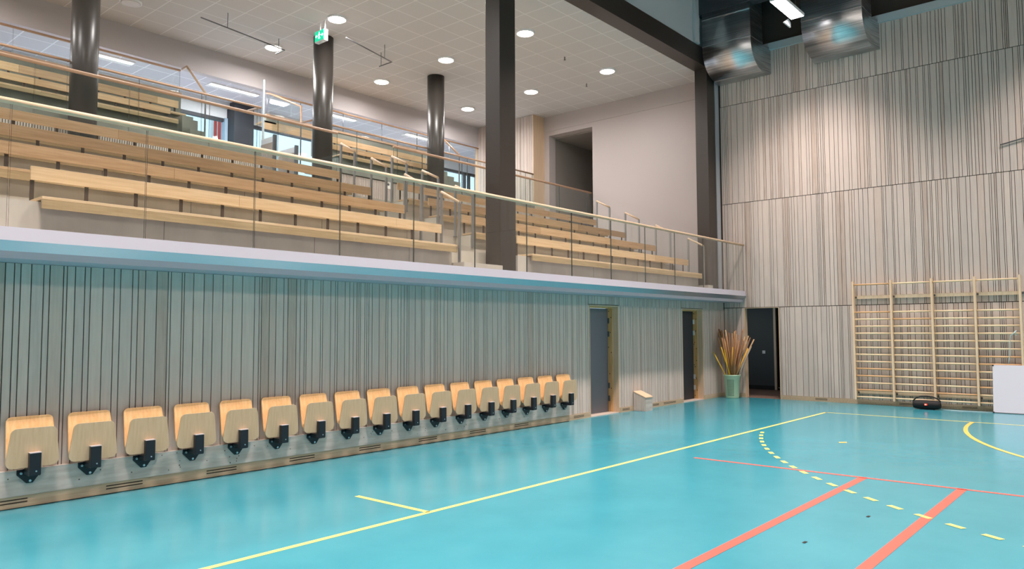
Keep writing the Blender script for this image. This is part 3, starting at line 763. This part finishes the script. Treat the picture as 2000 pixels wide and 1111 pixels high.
# (top offset sideways along view-right, along depth, height, kind)
spec = [(-.56, -.1, 1.04, 'y'), (-.3, -.2, 1.15, 'y'), (-.22, -.2, 1.1, 'y'), (-.17, .0, 1.13, 'y'), (.0, -.1, 1.15, 'y'), (.05, .1, 1.14, 'y'), (.33, -.2, 1.12, 'y'), (.30, .0, 1.27, 'g'), (.34, .1, 1.31, 'g'), (.48, .0, 1.16, 'g')]
cols = ['w']*34
for k in range(34):
    sx = sr.uniform(-.3, .42); hz = sr.uniform(1.28, 1.56) if abs(sx) < .3 else sr.uniform(1.2, 1.45)
    spec.append((sx, sr.uniform(-.4, .25), hz, 'w'))
spec += [(.40, -.05, 1.4, 'w'), (.31, .05, 1.55, 'w'), (.27, 0, 1.52, 'w'), (-.2, .05, 1.52, 'w')]
rx, ry = .6527, -.7576   # horizontal direction seen as rightwards
fx, fy = .757, .651
names = {'y': 'yellow', 'g': 'grey', 'w': 'brown'}
for k, (sx, dd, hz, kd) in enumerate(spec):
    a_ = sr.uniform(0, 6.28); q = sr.uniform(0, .07)
    b0 = Vector((bx+q*math.cos(a_)-rx*sx*.2, by+q*math.sin(a_)-ry*sx*.2, .035))
    tp = Vector((bx+rx*sx*.95+fx*dd, by+ry*sx*.95+fy*dd, hz))
    tp.x = min(tp.x, -.03); tp.y = min(tp.y, -.03)
    # keep inside the rim at z=.52
    u = (.52-b0.z)/(tp.z-b0.z); p = b0.lerp(tp, u); off = Vector((p.x-bx, p.y-by, 0))
    if off.length > .16:
        off2 = off.normalized()*.155; sh = Vector((off2.x-off.x, off2.y-off.y, 0)); b0 += sh*1.0; tp += sh*1.0
        ob = Vector((b0.x-bx, b0.y-by, 0))
        if ob.length > .12: ob = ob.normalized()*.12; b0.x = bx+ob.x; b0.y = by+ob.y
        tp.x = min(tp.x, -.03); tp.y = min(tp.y, -.03)
    mt = YSTICK if kd == 'y' else (GSTICK if kd == 'g' else sr.choice(STICKS))
    o = MB().tube([b0, tp], .0145 if kd == 'w' else .013, 0, 8).build('stick', mt)
    tag(o, {'y': 'thin yellow stick standing in the pale green basket', 'g': 'greyish thin stick leaning right in the pale green basket', 'w': 'brown wooden stick standing in the pale green basket'}[kd], 'stick', names[kd]+' sticks in the basket')

# ------------------------------------------------------------------ wall bars
t = thing('wall_bars', 'beech gymnastics wall bars of four bays on the ribbed back wall', 'wall bars', (-.08, -4.37, .1))
PY = [-2.915, -3.64, -4.375, -5.1, -5.815]
for k, y in enumerate(PY): box(-.155, -.045, y-.018, y+.018, .1, 2.53).build('upright', BARW, t, .003)
PY6 = PY+[-6.54]
rr_ = random.Random(4)
for a_, b_ in zip(PY[:-1], PY[1:]):
    for z in [.155+.1445*k for k in range(13)]+[2.46]:
        MB().tube([(-.115, a_-.018, z), (-.115, b_+.018, z)], .017, 0, 12).build('rung', RUNGD if rr_.random() < .18 else RUNG, t)
    box(-.045, -.02, a_, b_, 2.17, 2.235).build('cross_board', BARW, t)
    box(-.045, -.02, a_, b_, .215, .27).build('cross_board', BARW, t)
for y in PY:
    for z in (2.2, .24): box(-.06, -.0, y-.05, y-.02, z-.02, z+.02).build('wall_fixing', STEELD, t)
t = thing('cord', 'pale blue cord tied to a rung of the wall bars above the whiteboard', 'cord', (-.13, -5.65, 1.45))
pts = [(-.14, -5.72, 1.50), (-.145, -5.68, 1.44), (-.14, -5.645, 1.42), (-.138, -5.63, 1.33), (-.14, -5.625, 1.2), (-.138, -5.62, 1.05), (-.14, -5.6, .95), (-.14, -5.59, .9)]
MB().tube(pts, .006, 0, 7).build('strand', BLUECORD, t)
MB().tube([(-.145, -5.66, 1.43), (-.15, -5.71, 1.475), (-.15, -5.75, 1.45), (-.14, -5.73, 1.42), (-.145, -5.69, 1.455), (-.15, -5.74, 1.51)], .006, 0, 7).build('knot', BLUECORD, t)

# ------------------------------------------------------------------ whiteboard leaning against the bars
t = thing('whiteboard', 'plain whiteboard with black corners leaning against the wall bars at the right edge', 'whiteboard', (-.22, -5.95, 0))
def lean(z): return -.26+.11*(z/.87)
m = MB(); y0, y1 = -5.345, -6.75
m.add([(lean(0)-.012, y0, .012), (lean(0)-.012, y1, .012), (lean(.87)-.012, y1, .872), (lean(.87)-.012, y0, .872), (lean(0)+.008, y0, .012), (lean(0)+.008, y1, .012), (lean(.87)+.008, y1, .872), (lean(.87)+.008, y0, .872)],
      [(0, 1, 2, 3), (4, 7, 6, 5), (0, 4, 5, 1), (3, 2, 6, 7), (0, 3, 7, 4), (1, 5, 6, 2)])
m.build('panel', WBOARD, t)
m = MB(); m.box(lean(0)-.018, lean(0)+.012, y1, y0+.006, .0, .014); m.build('bottom_frame', STEELD, t)
for z in (.012, .865):
    m = MB(); m.box(lean(z)-.02, lean(z)+.014, y0-.018, y0+.008, z-.012, z+.012); m.build('corner_cap', BLACK, t, .003)
# ------------------------------------------------------------------ boombox
sx_, sy_ = -.36, -4.27
t = thing('portable_speaker', 'black barrel-shaped portable speaker with carry handle on the floor below the wall bars', 'speaker', (sx_, sy_, 0))
m = MB(); pts = []
prof = [(.045, -.24), (.07, -.23), (.08, -.19), (.088, -.1), (.09, 0), (.088, .1), (.08, .19), (.07, .23), (.045, .24)]
n = 28; vs = []; fs = []
for r0, yy in prof:
    for q in range(n):
        a_ = 2*math.pi*q/n; vs.append((sx_+r0*math.cos(a_), sy_+yy, .09+r0*.98*math.sin(a_)))
for i in range(len(prof)-1):
    for q in range(n): fs.append((i*n+q, i*n+(q+1) % n, (i+1)*n+(q+1) % n, (i+1)*n+q))
m.add(vs, fs, 0, True); m.add([vs[q] for q in range(n)], [tuple(range(n))], 0); m.add([vs[(len(prof)-1)*n+q] for q in range(n)], [tuple(range(n))], 0)
m.build('body', mat('speaker grille cloth', (14, 14, 18), .7), t)
h = [(sx_, sy_-.235, .11), (sx_, sy_-.228, .165), (sx_, sy_-.18, .215), (sx_, sy_-.1, .245), (sx_, sy_, .253), (sx_, sy_+.1, .245), (sx_, sy_+.18, .215), (sx_, sy_+.228, .165), (sx_, sy_+.235, .11)]
MB().tube(h, .013, 0, 10).build('carry_handle', BLACK, t)
box(sx_-.05, sx_+.05, sy_-.12, sy_+.12, 0, .012).build('foot', BLACK, t)
box(sx_-.094, sx_-.086, sy_-.024, sy_+.024, .085, .115).build('badge', REDL, t)
cu = bpy.data.curves.new('badge_lettering', 'FONT'); cu.body = 'JBL'; cu.size = .022; cu.align_x = 'CENTER'; cu.align_y = 'CENTER'; cu.extrude = .0004
tmp = bpy.data.objects.new('tmp', cu); COL.objects.link(tmp); bpy.context.view_layer.update()
me = bpy.data.meshes.new_from_object(tmp.evaluated_get(bpy.context.evaluated_depsgraph_get())); bpy.data.objects.remove(tmp)
to = bpy.data.objects.new('badge_lettering', me); COL.objects.link(to); me.materials.clear(); me.materials.append(BADGE)
to.parent = t; to.location = (-.0948, 0, .10); to.rotation_euler = (math.radians(90), 0, math.radians(-90))
o = MB().tube([(sx_+.05, sy_-.22, .006), (-.33, -4.8, .006), (-.3, -5.1, .006), (-.24, -5.33, .006)], .005, 0, 6).build('cable', CABLE)
tag(o, 'thin white cable lying on the floor from the speaker to the whiteboard', 'cable')
# thin bar on upper right wall
tag(MB().tube([(-.03, -5.6, 4.99), (-.03, -6.3, 5.12)], .012, 0, 8).build('wall_bracket', STEELD), 'thin grey metal arm high on the back wall at the right edge', 'bracket')

# ------------------------------------------------------------------ world
w = bpy.data.worlds.new('World'); S.world = w; w.use_nodes = True; nt = w.node_tree
bg = nt.nodes['Background']; bg.inputs['Color'].default_value = (.58, .78, .92, 1); bg.inputs['Strength'].default_value = 2.0

# ------------------------------------------------------------------ camera
cam = bpy.data.cameras.new('Camera'); co = bpy.data.objects.new('Camera', cam); COL.objects.link(co)
f_ = 1471.70; yaw, pitch, roll = 0.7109, 0.0605, -0.0037
yaw = math.radians(40.73006696); pitch = math.radians(3.46378627); roll = math.radians(-.21333239)
F = Vector((math.cos(pitch)*math.cos(yaw), math.cos(pitch)*math.sin(yaw), math.sin(pitch)))
Rv = F.cross(Vector((0, 0, 1))).normalized(); U = Rv.cross(F)
R2 = Rv*math.cos(roll)+U*math.sin(roll); U2 = -Rv*math.sin(roll)+U*math.cos(roll)
M = Matrix(((R2.x, U2.x, -F.x, -16.61790774), (R2.y, U2.y, -F.y, -7.75830699), (R2.z, U2.z, -F.z, 1.55), (0, 0, 0, 1)))
co.matrix_world = M; cam.sensor_width = 36; cam.sensor_fit = 'HORIZONTAL'; cam.lens = f_/2000*36; cam.clip_start = .05; cam.clip_end = 300
S.camera = co
S.view_settings.view_transform = 'Standard'; S.view_settings.look = 'None'; S.view_settings.exposure = 0; S.view_settings.gamma = 1
S.view_settings.use_curve_mapping = False
S.cycles.max_bounces = 10; S.cycles.diffuse_bounces = 5; S.cycles.transparent_max_bounces = 24
